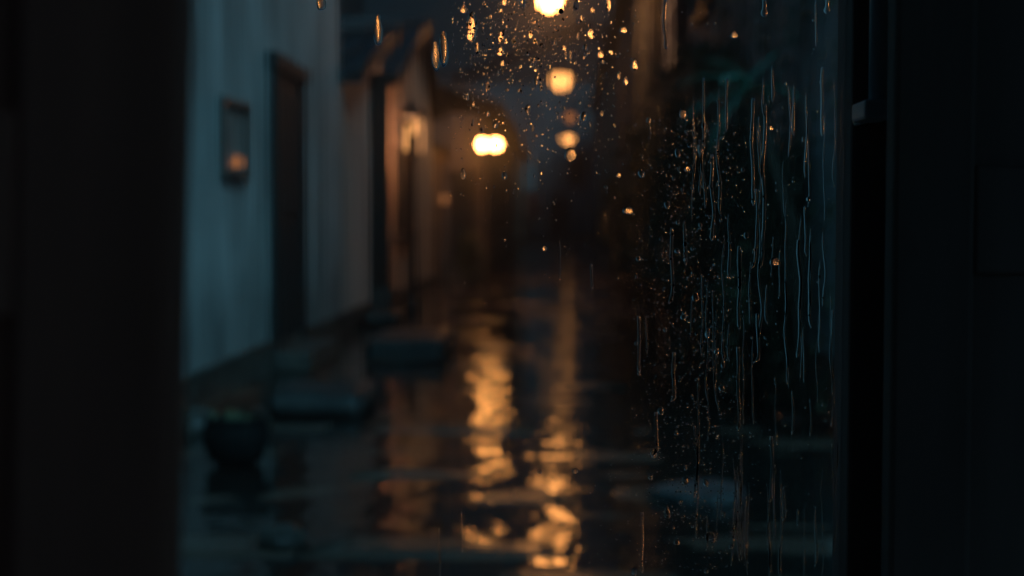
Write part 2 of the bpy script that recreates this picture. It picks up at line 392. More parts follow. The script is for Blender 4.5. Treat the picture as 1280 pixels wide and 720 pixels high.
# taller timber houses behind the row
def back_house(y0, y1, z, x0, x1, label):
    h, B = flat_house('timber_house', label, y0, y1, z, M['wood'], x0, x1, 'dark timber houses behind the left row', plinth=.3, cat='house')
    n = int((y1-y0)/2.2)
    for i in range(n):
        yy = y0+.6+i*2.2
        wi = B(MB().box(x1+.002, x1+.05, yy, yy+1.2, z-1.9, z-.7), 'window', M['bwood'])
    return h
back_house(14.2, 25.6, 7.2, -9.0, -5.05, 'tall dark timber house rising behind the two gabled houses')
back_house(27.0, 46.0, 8.5, -11.5, -6.3, 'long dark timber house behind the projecting brown house')
# corner post between the two gable houses
p = thing('timber_post', 'dark blue-grey timber post between the two gabled houses', 'post', loc=(-2.02, 16.0, 0))
MB().box(-.095, .095, -.10, .10, .34, 2.62).build('post', M['wood'], p, .01)
MB().box(-.125, .125, -.13, .13, -.03, .34).build('footing', M['stone'], p, .02)
MB().box(-.11, .20, -.12, .12, 2.62, 2.74).build('bracket', M['wood'], p, .01)
# eaves beam seen above the orange gable
b = MB(); b.box(XL+.02, -1.35, 21.2, 21.45, 3.98, 4.22)
# ------- right side
hR, BR = flat_house('house', 'tall grey rendered house with climbing plants on the right', 7.2, 28.0, 6.4, M['grey'], XR, 6.5, GR, side=-1, plinth=.35)
for yy, zz in ((10.5, 3.2), (13.8, 3.2), (21, 3.2)):
    wi = BR(MB().box(XR-.05, XR-.002, yy, yy+1.2, zz, zz+1.4), 'window', M['bwood'], bevel=.01)
    MB().box(XR-.12, XR-.051, yy-.1, yy+1.3, zz-.1, zz-.004).build('sill', M['stone'], wi)
for yy, zz in ((17.0, 3.0),):                       # glowing window added to warm the walls opposite, kept edge-on between deep jambs
    fr = MB(); fr.box(XR-.16, XR-.002, yy-.08, yy, zz-.08, zz+1.28); fr.box(XR-.16, XR-.002, yy+1.4, yy+1.48, zz-.08, zz+1.28)
    fr.box(XR-.16, XR-.002, yy, yy+1.4, zz-.08, zz); fr.box(XR-.16, XR-.002, yy, yy+1.4, zz+1.2, zz+1.28)
    fr.box(XR-.04, XR-.012, yy+.68, yy+.72, zz, zz+1.2)
    wi = BR(fr, 'window', M['bwood'])
    MB().box(XR-.010, XR-.004, yy, yy+1.4, zz, zz+1.2).build('pane', M['fillwin'], wi)
hS, BS = flat_house('house', 'dark brown house on the right past the grey rendered one', 28.5, 60.0, 6.6, M['ochre'], 1.75, 7.5, GR, side=-1, plinth=.35)
for yy in (31, 36, 41, 46, 51):
    BS(MB().box(1.70, 1.748, yy, yy+1.4, 1.0, 2.5), 'window', M['bwood'])
hT, BT = flat_house('house', 'distant dark house on the right at the alley end', 61.0, 82.0, 7.2, M['far'], 1.9, 8, GR, side=-1, plinth=.35)
# far end
hF, BF = flat_house('house', 'blue-grey house closing the far end of the alley', 84.0, 92.0, 9.0, M['far'], -7.5, 10, 'far houses', plinth=.3)
BF(MB().box(-2.75, -1.55, 83.95, 83.998, 2.9, 5.1), 'window', M['bluewin'])
BF(MB().box(.4, 1.5, 83.95, 83.998, 3.2, 5.0), 'window', M['bwood'])
BF(MB().box(-.6, .4, 83.95, 83.998, .3, 2.5), 'door', M['bwood'])
# red cloth awning by the far window
a = thing('awning', 'dull red cloth awning under the cool lit far window', 'awning', loc=(-2.0, 83.2, 0))
b = MB(); b.add([(-.9,.6,2.7),(.9,.6,2.7),(.9,-.5,2.1),(-.9,-.5,2.1),(-.9,.6,2.66),(.9,.6,2.66),(.9,-.5,2.06),(-.9,-.5,2.06),(-.9,-.5,1.2),(.9,-.5,1.2),(-.9,-.47,1.2),(.9,-.47,1.2)],
      [(0,1,2,3),(4,5,6,7),(0,4,7,3),(1,5,6,2),(0,1,5,4),(3,2,9,8),(7,6,11,10),(8,9,11,10)]); b.build('cloth', M['red'], a)
b = MB(); b.tube([(-.88,-.44,-.05),(-.88,-.44,2.08)], .03, 8); b.build('pole', M['iron'], a)
b = MB(); b.tube([(.88,-.44,-.05),(.88,-.44,2.08)], .03, 8); b.build('pole', M['iron'], a)
# dark sheet added behind everything to hide the bright sky
b = MB(); n = 40
for i in range(n+1):
    x = -160 + 320*i/n; h = 60 + 9*noise.noise(Vector((i*.23, 0, 1)))
    b.v += [(x, 150, -1), (x, 165, h)]
for i in range(n): b.f.append((2*i, 2*i+2, 2*i+3, 2*i+1)); b.sm.append(True)
tag(b.build('sky_screen', M['sky_screen']), kind='structure')

# ------------------------------------------------------------------ viewer's own dark room
b = MB()
OX0, OX1, OZ0, OZ1 = -.46, .262, .60, 1.62      # window opening
b.box(-2.0, OX0, .94, 1.06, -.05, 2.8); b.box(OX1, 2.0, .94, 1.06, -.05, 2.8)
b.box(OX0, OX1, .94, 1.06, -.05, OZ0); b.box(OX0, OX1, .94, 1.06, OZ1, 2.8)
tag(b.build('room_front_wall', M['shutter']), kind='structure')
b = MB()
for x0, x1 in ((-2.12, -2.0), (2.0, 2.12)):         # side walls, each with an unseen opening added to let sky light in
    b.box(x0, x1, -3, -2.6, -.05, 2.8); b.box(x0, x1, -.3, 1.06, -.05, 2.8); b.box(x0, x1, -2.6, -.3, -.05, .7); b.box(x0, x1, -2.6, -.3, 2.5, 2.8)
b.box(-2.0, 2.0, -3, -2.88, -.05, 2.8)
tag(b.build('room_wall', M['shutter']), kind='structure')
tag(MB().box(-2.12, 2.12, -3, 1.06, 2.802, 2.95).build('room_ceiling', M['shutter']), kind='structure')
tag(MB().box(-2.0, 2.0, -2.88, .94, -.05, -.002).build('room_floor', M['shutter']), kind='structure')

# rain mist hanging in the whole scene
b = MB().box(-205, 205, -65, 175, -1.06, 90); hz_ = b.build('haze', None); tag(hz_, kind='stuff')
hm = bpy.data.materials.new('rain_haze'); hm.use_nodes = True; t = hm.node_tree; t.nodes.remove(t.nodes['Principled BSDF'])
pv = t.nodes.new('ShaderNodeVolumePrincipled'); pv.inputs['Color'].default_value = (.75,.88,.98,1); pv.inputs['Density'].default_value = .0045; pv.inputs['Anisotropy'].default_value = .55
t.links.new(pv.outputs[0], t.nodes['Material Output'].inputs['Volume']); hz_.data.materials.append(hm)
cy.volume_bounces = 0

# ------------------------------------------------------------------ window with its rain
YP = 1.0            # pane's outer face
def pane_pt(x, y, off=0.0):
    """point on the outer glass face behind a photo position: just where the mark lies on the glass"""
    fwd = Vector((-math.sin(yaw)*math.cos(pitch), math.cos(yaw)*math.cos(pitch), math.sin(pitch)))
    right = Vector((math.cos(yaw), math.sin(yaw), 0)); up = right.cross(fwd)
    d = fwd + right*((x-640)/F) + up*((360-y)/F)
    k = (YP+off)/d.y
    return Vector((0,0,HCAM)) + d*k
xr = pane_pt(1053, 360).x
win = thing('window', 'dark framed window running with rain, seen from inside the room', 'window', loc=(0, YP, .9))
iw = Vector((0, -YP, -.9))
f_ = MB()
f_.box(xr, OX1-.001, .975, 1.03, OZ0+.001, OZ1-.001); f_.box(OX0+.001, OX0+.06, .975, 1.03, OZ0+.001, OZ1-.001)
f_.box(OX0+.06, xr, .975, 1.03, OZ0+.001, OZ0+.06); f_.box(OX0+.06, xr, .975, 1.03, OZ1-.06, OZ1-.001)
o = f_.build('frame', M['shutter'], win, .003); o.location = iw
pb = MB().box(OX0+.058, xr+.003, YP-.004, YP, OZ0+.058, OZ1-.058)
po = pb.build('pane', M['glass_in'], win); po.location = iw; po.data.materials.append(M['glass_out'])
for pl in po.data.polygons:
    if pl.normal.y > .5: pl.material_index = 1
# espagnolette bolt on the right stile
q0 = pane_pt(1094, -60, -.10); q1 = pane_pt(1094, 130, -.10)
bt = MB(); bt.tube([(q0.x, .885, q0.z+.06), (q0.x, .885, q1.z)], .0062, 14)
o = bt.build('bolt', M['zinc'], win); o.location = iw
bt = MB(); bt.box(q1.x-.012, q1.x+.006, .875, .914, q1.z-.011, q1.z+.001); bt.box(q1.x+.001, q1.x+.006, .915, .9745, q1.z-.009, q1.z-.001); bb_ = bt.build('bolt_guide', M['zinc'], o, .002)
bt = MB(); bt.box(q0.x-.006, q0.x+.006, .9, .9745, q0.z, q0.z+.012); bt.build('bolt_guide', M['zinc'], o, .002)

# shutters inside the room
def shutter(label, x0, x1, yy, lean, rz, mt=None):
    mt = mt or M['shutter']
    t_ = thing('shutter', label, 'shutter', 'inner window shutters', loc=(x0, yy, HCAM))
    W_ = x1-x0; h0, h1 = -.62, .62
    for a, c in ((0, .045*(1 if W_ > 0 else -1)), (W_-.045*(1 if W_ > 0 else -1), W_)):
        MB().box(min(a,c), max(a,c), -.014, .014, h0, h1).build('stile', mt, t_, .003)
    lo_, hi_ = sorted((.045*(1 if W_ > 0 else -1), W_-.045*(1 if W_ > 0 else -1)))
    for z0, z1 in ((h0, h0+.06), (-.03, .03), (h1-.06, h1)):
        MB().box(lo_, hi_, -.013, .013, z0, z1).build('rail', mt, t_, .002)
    for z0, z1 in ((h0+.06, -.03), (.03, h1-.06)):
        MB().box(lo_, hi_, -.006, .006, z0, z1).build('panel', mt, t_)
    t_.rotation_euler = (0, lean, rz); return t_
shutter('black wooden shutter filling the left edge, slightly tilted', -.1125, -.42, .42, R(1.9), R(4), M['shutter2'])
shutter('black wooden shutter on the right beside the bolt and window stile', pane_pt(1110, 360, -.18).x, .66, .82, 0, R(-3))

# ------------------------------------------------------------------ lamps
def street_lamp(x, y, z, r, m, wx, label, dim=False):
    t_ = thing('street_lamp', label, 'street lamp', 'street lamps reaching out over the alley', loc=(x, y, z))
    MB().sphere((0,0,0), r, 24).build('globe', m, t_)
    MB().lathe([(.03, r*1.25), (.06, r*1.2), (r*1.05, r*.62), (r*1.12, r*.52), (r*1.0, r*.56), (.02, r*1.1)], n=24).build('lamp_shade', M['iron'], t_)
    b = MB(); dx = wx-x
    b.tube([(0,0,r*1.15), (0,0,r*1.5+.08), (dx*.12,0,r*1.5+.22), (dx*.5,0,r*1.5+.26), (dx,0,r*1.5+.18)], .022, 8)
    b.tube([(dx*.55,0,r*1.5+.24), (dx,0,r*1.5-.25)], .014, 8)
    b.build('bracket', M['iron'], t_)
    MB().box(min(dx, dx-.03*(1 if dx>0 else -1)), max(dx, dx-.03*(1 if dx>0 else -1)), -.07, .07, r*1.5-.4, r*1.5+.35).build('wall_plate', M['iron'], t_, .005)
    return t_
street_lamp(px(687,27.5), 27.3, pz(2,27.3), .23, M['bulb3'], XR-.002, 'large glowing globe lamp cut off by the top of the picture')
street_lamp(px(701,42), 42, pz(101,42), .32, M['bulb4'], 1.748, 'large glowing globe lamp right below the topmost one')
street_lamp(px(710,72), 72, pz(174,72), .27, M['bulb2'], 1.898, 'smallest round glowing lamp far down the alley')
street_lamp(px(712,57), 57, pz(147,57), .21, M['dimbulb'], 1.748, 'dim brownish lamp between two glowing globe lamps')
# double wall lamp
LY = 25.2; lx, lz = px(611, LY), pz(181, LY)
t_ = thing('wall_lamp', 'brightest lamp, twin glowing globes on a bracket by the brown house', 'wall lamp', loc=(lx, LY, lz))
for s_ in (-1, 1):
    gl = MB().sphere((s_*.118, 0, 0), .10, 20).build('globe', M['bulb'], t_)
    MB().lathe([(.02,.17),(.05,.165),(.09,.11),(.02,.14)], c=(s_*.118,0,-.02), n=16).build('cap', M['iron'], t_)
b = MB(); b.tube([(-.108,0,.13),(-.128,0,.24),(0,.02,.28),(.128,0,.24),(.108,0,.13)], .015, 8)
b.tube([(0,.02,.28),(0,.3,.30),(-.14,.797,.26)], .018, 8); b.build('bracket', M['iron'], t_)
# small wall light
sx, sz = px(554, 25.8), pz(249, 25.8)
t_ = thing('wall_light', 'small dim round orange light low on the brown wall', 'wall light', loc=(sx, 25.8, sz))
MB().sphere((0,0,0), .085, 18).build('globe', M['candle'], t_)
b = MB(); b.lathe([(.03,.08),(.05,.10),(.05,.13),(.02,.14)], n=12); b.tube([(0,0,.12),(0,.08,.14),(0,.2,.14)], .012, 6); b.build('bracket', M['iron'], t_)
# lantern on a dark post in front of the orange gable
LX, LYY = px(515, 17.2), 17.2; zt = pz(172, 17.2)
t_ = thing('lantern_post', 'dark lantern post with two small lit panes before the orange wall', 'lamp post', loc=(LX, LYY, 0))
b = MB(); b.lathe([(.11,-.02),(.11,.05),(.07,.10),(.05,.3),(.045,zt-.30),(.06,zt-.28),(.06,zt-.24),(.04,zt-.2)], n=16); b.build('post', M['iron'], t_)
hd = MB()
for sx_ in (-1,1):
    for sy_ in (-1,1): hd.box(sx_*.095-.012, sx_*.095+.012, sy_*.095-.012, sy_*.095+.012, zt-.2, zt+.24)
hd.box(-.115,.115,-.115,.115,zt-.215,zt-.19)
hd.box(-.028,.028,-.107,-.095,zt-.19,zt+.235)
lb = hd.build('lantern_frame', M['iron'], t_)
MB().lathe([(.20,zt+.24),(.17,zt+.28),(.06,zt+.38),(.02,zt+.44),(.01,zt+.5)], n=16).build('lantern_roof', M['iron'], t_)
b = MB(); b.box(-.083,-.04,-.098,-.09,zt-.16,zt+.14); b.build('lit_pane', M['glint'], t_)
b = MB(); b.add([(.03,-.095,zt+.0),(.083,-.095,zt+.06),(.083,-.095,zt+.20),(.03,-.095,zt+.20),(.03,-.089,zt+.0),(.083,-.089,zt+.06),(.083,-.089,zt+.20),(.03,-.089,zt+.20)],
      [(0,1,2,3),(4,7,6,5),(0,4,5,1),(1,5,6,2),(2,6,7,3),(3,7,4,0)]); b.build('lit_pane', M['glint'], t_)

MB().box(-.104,-.098,-.083,.083,zt-.18,zt+.22).build('side_pane', M['fillpane'], t_)  # over-bright panes turned from view, added to light the orange wall
MB().box(-.083,.083,.098,.104,zt-.18,zt+.22).build('side_pane', M['fillpane'], t_)
MB().box(.098,.104,-.083,.083,zt-.18,zt+.22).build('side_pane', M['alleyfill'], t_)  # pane added to throw warm light on the plants opposite
MB().box(-.09,.09,-.09,-.086,zt-.19,zt+.23).build('back_plate', M['iron'], t_)
# framed notice with its little lamp on the blue wall
NY0, NY1 = 8.78, 9.50; nz0, nz1 = pz(222, 9.05), pz(124, 9.05)
t_ = thing('wall_notice', 'small framed notice on the blue-lit white wall with a tiny orange lamp', 'notice', loc=(XL, (NY0+NY1)/2, (nz0+nz1)/2))
hy, hz = (NY1-NY0)/2, (nz1-nz0)/2
b = MB(); b.box(.002,.05,-hy,-hy+.04,-hz,hz); b.box(.002,.05,hy-.04,hy,-hz,hz); b.box(.002,.05,-hy+.04,hy-.04,-hz,-hz+.035); b.box(.002,.05,-hy+.04,hy-.04,hz-.035,hz)
b.build('frame', M['frame'], t_, .004)
MB().box(.002,.014,-hy+.04,hy-.04,-hz+.035,hz-.035).build('sheet', M['paper'], t_)
b = MB(); b.lathe([(.008,-.035),(.030,-.028),(.032,.0),(.02,.025),(.006,.045)], c=(.06,-.09,-hz+.10), n=14); b.build('lamp', M['candle'], t_)
MB().box(.014,.10,-.15,-.03,-hz+.037,-hz+.052).build('shelf', M['frame'], t_)
MB().sphere((.03,-hy+.10,hz-.03), .018, 10).build('lamp', M['candle'], t_)

# ------------------------------------------------------------------ steps, stones, tubs
def rough_block(name, label, cat, x0, x1, y0, y1, z0, z1, m, group=None, bev=.02):
    c = ((x0+x1)/2, (y0+y1)/2, z0)
    o = MB().box(x0-c[0], x1-c[0], y0-c[1], y1-c[1], 0, z1-z0).build(name, m, None); o.location = c
    bm = bmesh.new(); bm.from_mesh(o.data)
    bmesh.ops.bevel(bm, geom=bm.edges[:], offset=bev*1.3, segments=2, affect='EDGES')
    bmesh.ops.subdivide_edges(bm, edges=[e for e in bm.edges if e.calc_length() > .1], cuts=9, use_grid_fill=True)
    for v in bm.verts:
        p = v.co + Vector(c)
        v.co += Vector((noise.noise(p*4), noise.noise(p*4+Vector((9,0,0))), noise.noise(p*3+Vector((0,9,0)))*.7))*.030 + Vector((0,0,noise.noise(p*12)*.006))
    for f in bm.faces: f.smooth = True
    bm.to_mesh(o.data); bm.free()
    return tag(o, label, cat, group)
rough_block('door_step', 'worn stone step pale under the night sky at the black doorway', 'step', -1.64, -1.10, 7.85, 8.6, -.02, .13, M['step'])
rough_block('door_step', 'dark stone step in front of the timber post', 'step', -1.52, -.9, 10.9, 12.3, -.02, .16, M['step'])
rough_block('mounting_stone', 'flat low stone near the foot of the orange gable wall', 'stone', XL+.06, XL+.42, 14.8, 15.5, -.02, .12, M['stone'])
def stone_blob(name, label, cat, c, sx, sy, sz, m, seed, group=None):
    b = MB().sphere((0,0,0), 1, 24)
    b.v = [tuple(Vector(v) * (1 + .16*noise.noise(Vector(v)*1.3 + Vector((seed,0,0))) + .05*noise.noise(Vector(v)*4+Vector((seed,3,0))))) for v in b.v]
    b.v = [(v[0]*sx, v[1]*sy, max(v[2], -.55)*sz) for v in b.v]
    o = b.build(name, m); o.location = c; return tag(o, label, cat, group)
p = thing('plant_tub', 'squat round black tub standing on the wet paving near the white wall', 'tub', loc=(px(288, 6.3), 6.35, 0))
MB().lathe([(.09,0),(.125,.03),(.15,.10),(.15,.16),(.13,.20),(.14,.212),(.12,.214),(.11,.19),(.0,.185)], n=28, wob=.05).build('pot', M['pot'], p)
b = MB(); rg = random.Random(4)
def leafquad(b, c, d, n_, L, W_, bend=.25):
    d = d.normalized(); s_ = d.cross(n_).normalized(); n_ = s_.cross(d)
    p0 = c; p1 = c + d*L*.5 + n_*L*bend*.3; p2 = c + d*L - n_*L*bend*.2
    b.add([p0, p1+s_*W_/2, p2, p1-s_*W_/2, p1 - n_*W_*.12], [(0,1,4),(1,2,4),(2,3,4),(3,0,4)], False)
for i in range(34):
    a = rg.uniform(0, 6.28); e = rg.uniform(.1, 1.1)
    leafquad(b, Vector((rg.gauss(0,.05), rg.gauss(0,.05), .19)), Vector((math.cos(a)*math.cos(e), math.sin(a)*math.cos(e), math.sin(e))), Vector((0,0,1)), rg.uniform(.04,.08), .024)
b.build('leaves', M['leaf2'], p)
stone_blob('boulder', 'small dark rock at the bottom left of the wet paving', 'rock', (px(348, 4.75), 4.75, .02), .075, .10, .05, M['stone'], 5)
stone_blob('boulder', 'dark rock by the plinth of the white wall', 'rock', (px(245, 7.3), 7.3, .03), .12, .16, .10, M['stone'], 9)
# pale pointed stone flag at lower right
b = MB(); poly = [(-.20,.0),(-.12,.10),(.0,.20),(.10,.22),(.19,.10),(.18,-.08),(.05,-.20),(-.08,-.14)]
b.prism(poly, 'z', 0, .045); o = b.build('flagstone', M['slab'], None, .012); o.location = (px(872, 5.6), 5.62, -.005)
tag(o, 'loose pale pointed flagstone lying at the lower right', 'stone')

# ------------------------------------------------------------------ plants along the right wall
def shrub(label, c, rx, ry, rz, n, seed, m='leaf2', name='shrub', cat='shrub', L=(.05,.11), base=0.0, group='plants along the grey wall'):
    rg = random.Random(seed)
    t_ = thing(name, label, cat, group, loc=(c[0], c[1], base))
    st = MB()
    for i in range(6):
        a = rg.uniform(0, 6.28); q = rg.uniform(.2,.8)
        top = Vector((math.cos(a)*rx*q, math.sin(a)*ry*q, c[2]-base + rz*rg.uniform(-.2,.7)))
        st.tube([(0,0,-.03), (top.x*.3+rg.gauss(0,.03), top.y*.3, top.z*.45), tuple(top)], [.022,.014,.005], 6)
    st.build('stem', M['bark'], t_)
    b = MB()
    cl = [(Vector((rg.gauss(0,.5), rg.gauss(0,.5), rg.gauss(0,.5))), rg.uniform(.18,.4)) for _ in range(26)]
    for i in range(n):
        q, s_ = rg.choice(cl); v = q + Vector((rg.gauss(0,1), rg.gauss(0,1), rg.gauss(0,1)))*s_*.55
        if v.length > 1.25: v *= 1.2/v.length
        p_ = Vector((v.x*rx, v.y*ry, c[2]-base+v.z*rz))
        if c[0]+p_.x > XR-.03 and c[1] < 28: p_.x = XR-.03-c[0]-abs(rg.gauss(0,.04))
        if p_.z < .03: continue
        d = Vector((v.x+rg.gauss(0,.6), v.y+rg.gauss(0,.6), v.z*.5+rg.gauss(0,.5)-.2))
        leafquad(b, p_, d, Vector((rg.gauss(0,.4), rg.gauss(0,.4), 1)), rg.uniform(*L), rg.uniform(L[0], L[1])*.5)
    b.build('leaves', M[m], t_); return t_
shrub('dense shrub at the grey wall nearest the window', (1.22, 8.8, .95), .30, .8, .9, 2600, 1)
shrub('dark leafy shrub second along the grey wall', (1.18, 11.2, 1.15), .34, .9, 1.1, 2600, 2)
shrub('tall olive-green shrub third along the grey wall', (1.12, 14.0, 1.25), .40, 1.1, 1.2, 2400, 3)
shrub('olive shrub catching lamp light fourth along the grey wall', (1.15, 18.0, 1.2), .38, 1.3, 1.15, 2200, 4)
shrub('far olive shrub at the end of the grey wall', (1.2, 24.0, 1.2), .34, 1.5, 1.2, 1800, 5, L=(.08,.15))
shrub('dark bush against the brown house on the right', (1.45, 33.0, 1.2), .34, 1.6, 1.2, 1500, 6, L=(.10,.18), group='plants further down the alley')
shrub('small bush by the wall of the projecting brown house', (px(592,24.5), 24.3, .45), .22, .35, .45, 700, 7, L=(.06,.11), group='plants further down the alley')
def creeper(label, y0, y1, z0, z1, n, seed):
    rg = random.Random(seed); t_ = thing('creeper', label, 'climbing plant', 'climbing plants on the grey wall', loc=(XR, (y0+y1)/2, 0)); ym = (y0+y1)/2
    st = MB()
    paths = []
    for i in range(5):
        yy = rg.uniform(y0, y1)-ym; pts = []
        for k in range(8): pts.append((-.02, yy + .12*math.sin(k*1.1+i), z1*k/7.0 - .02)); 
        st.tube(pts, .008, 5); paths.append(pts)
    st.build('stem', M['bark'], t_); b = MB()
    for i in range(n):
        u = rg.gauss(.5, .27); v = min(1.05, max(0, rg.gauss(.45, .3)))
        yy = y0-ym + (y1-y0)*u; zz = z0 + (z1-z0)*v
        if noise.noise(Vector((yy*1.8, zz*1.8, seed))) < .02 - .25*(zz < z0+.5*(z1-z0)): continue
        p_ = Vector((-.03-abs(rg.gauss(0,.09)), yy, zz))
        leafquad(b, p_, Vector((-rg.uniform(0,.6), rg.gauss(0,.5), -1)), Vector((-1, rg.gauss(0,.4), .4)), rg.uniform(.05,.11), rg.uniform(.035,.07))
    b.build('leaves', M['leaf2'], t_); return t_
creeper('creeper on the grey wall beside the window frame, nearest one', 7.6, 13.5, .2, 3.0, 5200, 21)
creeper('creeper in the middle of the grey wall above the tall olive shrub', 12, 18, .6, 4.3, 5200, 22)
creeper('creeper thinning out at the far end of the grey wall', 18.5, 27, .5, 4.2, 5000, 23)
# broad-bladed plant with drooping leaves
t_ = thing('broad_leaved_plant', 'broad-bladed plant with teal-green arching leaves high against the grey wall', 'plant', loc=(px(932, 7.4), 7.4, 0))
b = MB(); ztop = pz(108, 7.4)
for k in range(3): MB().tube([(.30+.05*k, .15*k, -.03), (.22+.03*k, .08*k, ztop*.6), (.0, 0, ztop)], [.009,.008,.006], 7).build('stem', M['bark'], t_)
rg = random.Random(12)
def blade(t_, org, az, up, L, W_, droop):
    L *= .86; W_ *= 1.35
    b = MB(); n = 9; dirh = Vector((math.cos(az), math.sin(az), 0)); side = Vector((-math.sin(az), math.cos(az), 0))
    vs = []; p = Vector(org); ang = up
    for i in range(n+1):
        t = i/n; w_ = W_*math.sin(math.pi*min(1, .08+t*.92))**.8 * (1 if t < .98 else .2)
        nn = Vector((0,0,1))*math.cos(ang) - dirh*math.sin(ang)
        vs += [p - side*w_/2 + nn*w_*.18, p, p + side*w_/2 + nn*w_*.18]
        p = p + (dirh*math.cos(ang) + Vector((0,0,1))*math.sin(ang))*L/n; ang -= droop/n
    fs = []
    for i in range(n):
        for k in range(2): a = i*3+k; fs.append((a, a+1, a+4, a+3))
    b.add(vs, fs, True); o = b.build('leaf', M['blade'], t_)
    sm = o.modifiers.new('thickness', 'SOLIDIFY'); sm.thickness = .002
    return o
for az, up, L, W_, dr in ((180, 28, .46, .075, 62), (20, 58, .30, .06, 20), (195, -12, .52, .07, 38), (205, -40, .50, .07, 45), (165, 62, .34, .06, 70), (-30, 10, .36, .06, 60), (240, 30, .4, .06, 70), (110, 40, .4, .06, 60), (60, 20, .34, .06, 80)):
    blade(t_, (0, 0, ztop - .02), R(az), R(up), L, W_, R(dr))

# ------------------------------------------------------------------ rain on the glass
def drop_mesh(r, h, el=1.0, seed=0, n=18, rings=7, sag=.25, wob=.10):
    """plano-convex water bead: flat side (y=0) against the glass, dome outwards (+y)"""
    vs = []; fs = []; off = Vector((seed*1.7, seed*.3, 0))
    for i in range(rings):
        q = math.sin(math.pi/2*(i)/(rings-1)) if i else 0
        q = (rings-1-i)/(rings-1)
        hh = h*(1-q*q)**(.62)
        for k in range(n):
            a = 2*math.pi*k/n
            o = 1 + wob*noise.noise(Vector((math.cos(a), math.sin(a), 0))*1.1 + off)
            x = r*q*math.cos(a)*o; z = r*el*q*math.sin(a)*o
            z -= sag*r*(1-q)*.5*el
            if i == rings-1: x = z = 0; z = -sag*r*.5*el
            x *= 1 - .16*(z/(r*el))*1.0
            vs.append((x, hh, z))
    top = len(vs)-n
    for i in range(rings-2):
        for k in range(n): fs.append((i*n+k, i*n+(k+1) % n, (i+1)*n+(k+1) % n, (i+1)*n+k))
    vs = vs[:top+1]
    for k in range(n): fs.append(((rings-2)*n+k, (rings-2)*n+(k+1) % n, top))
    base = [(v[0], 0, v[2]) for v in vs[:n]]; nb = len(vs)
    vs += base; fs2 = [tuple(range(nb, nb+n))]
    return vs, fs, fs2
LAMPS = [(687, 5), (611, 181)]
def lean_drop(r_px, el, x, y, jit, rg, n=18, rings=7, h0=.42, ex=.45):
    """bead that is bulged towards the nearest lamp so its glow fills it; returns vertices in metres"""
    lx_, ly_ = min(LAMPS, key=lambda q: math.hypot(q[0]-x, q[1]-y))
    dx, dz = (lx_-x)/F/.33, (y-ly_)/F/.33  # slope shaped to bend the lamp's light towards the camera
    dx += rg.gauss(0, jit); dz += rg.gauss(0, jit)
    L_ = math.hypot(dx, dz)
    if L_ > .55: dx *= .55/L_; dz *= .55/L_
    vs = []; fs = []; off = Vector((rg.uniform(0, 50), 3, 0)); r = r_px*PX
    for i in range(rings):
        q = (rings-1-i)/(rings-1)
        for k in range(n):
            a = 2*math.pi*k/n; o = 1 + .16*noise.noise(Vector((math.cos(a), math.sin(a), 0))*1.2+off)
            X = q*math.cos(a)*o; Z = q*math.sin(a)*o*el
            hh = (max(.13, math.hypot(dx, dz*el)*1.05)*(h0/.42) + X*dx + Z*dz)*(1-q*q)**.2 if q < 1 else 0
            hh = max(hh, .02*(1-q*q))
            vs.append(((X*(1-.14*Z/el))*r, hh*r, Z*r))
    top = len(vs)-n; vs = vs[:top+1]
    for i in range(rings-2):
        for k in range(n): fs.append((i*n+k, i*n+(k+1) % n, (i+1)*n+(k+1) % n, (i+1)*n+k))
    for k in range(n): fs.append(((rings-2)*n+k, (rings-2)*n+(k+1) % n, top))
    nb = len(vs); vs += [(v[0], 0, v[2]) for v in vs[:n]]
    return vs, fs, [tuple(range(nb, nb+n))]
def put_lean(x, y, r_px, label, group, el, jit, rg, m):
    vs, fs, fl = lean_drop(r_px, el, x, y, jit, rg, h0=.42)
    me = bpy.data.meshes.new('raindrop'); me.from_pydata(vs, [], fs+fl)
    bm = bmesh.new(); bm.from_mesh(me); bm.faces.ensure_lookup_table()
    for f in bm.faces:
        f.smooth = f.index < len(fs)
        if (f.normal.y < 0) == (f.index < len(fs)): f.normal_flip()
    bm.to_mesh(me); bm.free(); me.materials.append(m)
    o = bpy.data.objects.new('raindrop', me); COL.objects.link(o); o.location = pane_pt(x, y) + Vector((0, GAP, 0))
    return tag(o, label, 'raindrop', group)
GAP = .00008
PX = 1/F
def build_drop(name, vs, fs, flat):
    me = bpy.data.meshes.new(name); me.from_pydata(vs, [], fs+flat)
    bm = bmesh.new(); bm.from_mesh(me)
    bm.faces.ensure_lookup_table(); cx = sum((v.co for v in bm.verts), Vector())/len(bm.verts)
    for f in bm.faces:
        f.smooth = f.index < len(fs)
        c = f.calc_center_median()
        want = Vector((0,-1,0)) if f.index >= len(fs) else (c - Vector((cx.x, -abs(cx.y)*2-.0002, c.z if len(fs) > 400 else cx.z)))
        if f.normal.dot(want) < 0: f.normal_flip()
    bm.to_mesh(me); bm.free(); me.materials.append(M['drop']); return me
GAP = .00008
PX = 1/F     # one photo pixel on the glass, metres
protos = []
for s_ in range(10):
    rr = random.Random(100+s_)
    vs, fs, fl = drop_mesh(1, rr.uniform(.34,.52), rr.uniform(1.0,1.5), s_, sag=rr.uniform(.1,.5), wob=.22)
    protos.append(build_drop('raindrop', vs, fs, fl))
def put_drop(x, y, r_px, label, group, flat=1.0, el=1.0, proto=None, rot=0):
    o = bpy.data.objects.new('raindrop', protos[proto if proto is not None else rng2.randrange(len(protos))]); COL.objects.link(o)
    o.location = pane_pt(x, y) + Vector((0, GAP, 0)); r = r_px*PX
    o.scale = (r, r*flat, r*el); o.rotation_euler = (0, rot, 0)
    return tag(o, label, 'raindrop', group)
rng2 = random.Random(55)
GD = 'raindrops on the window glass'
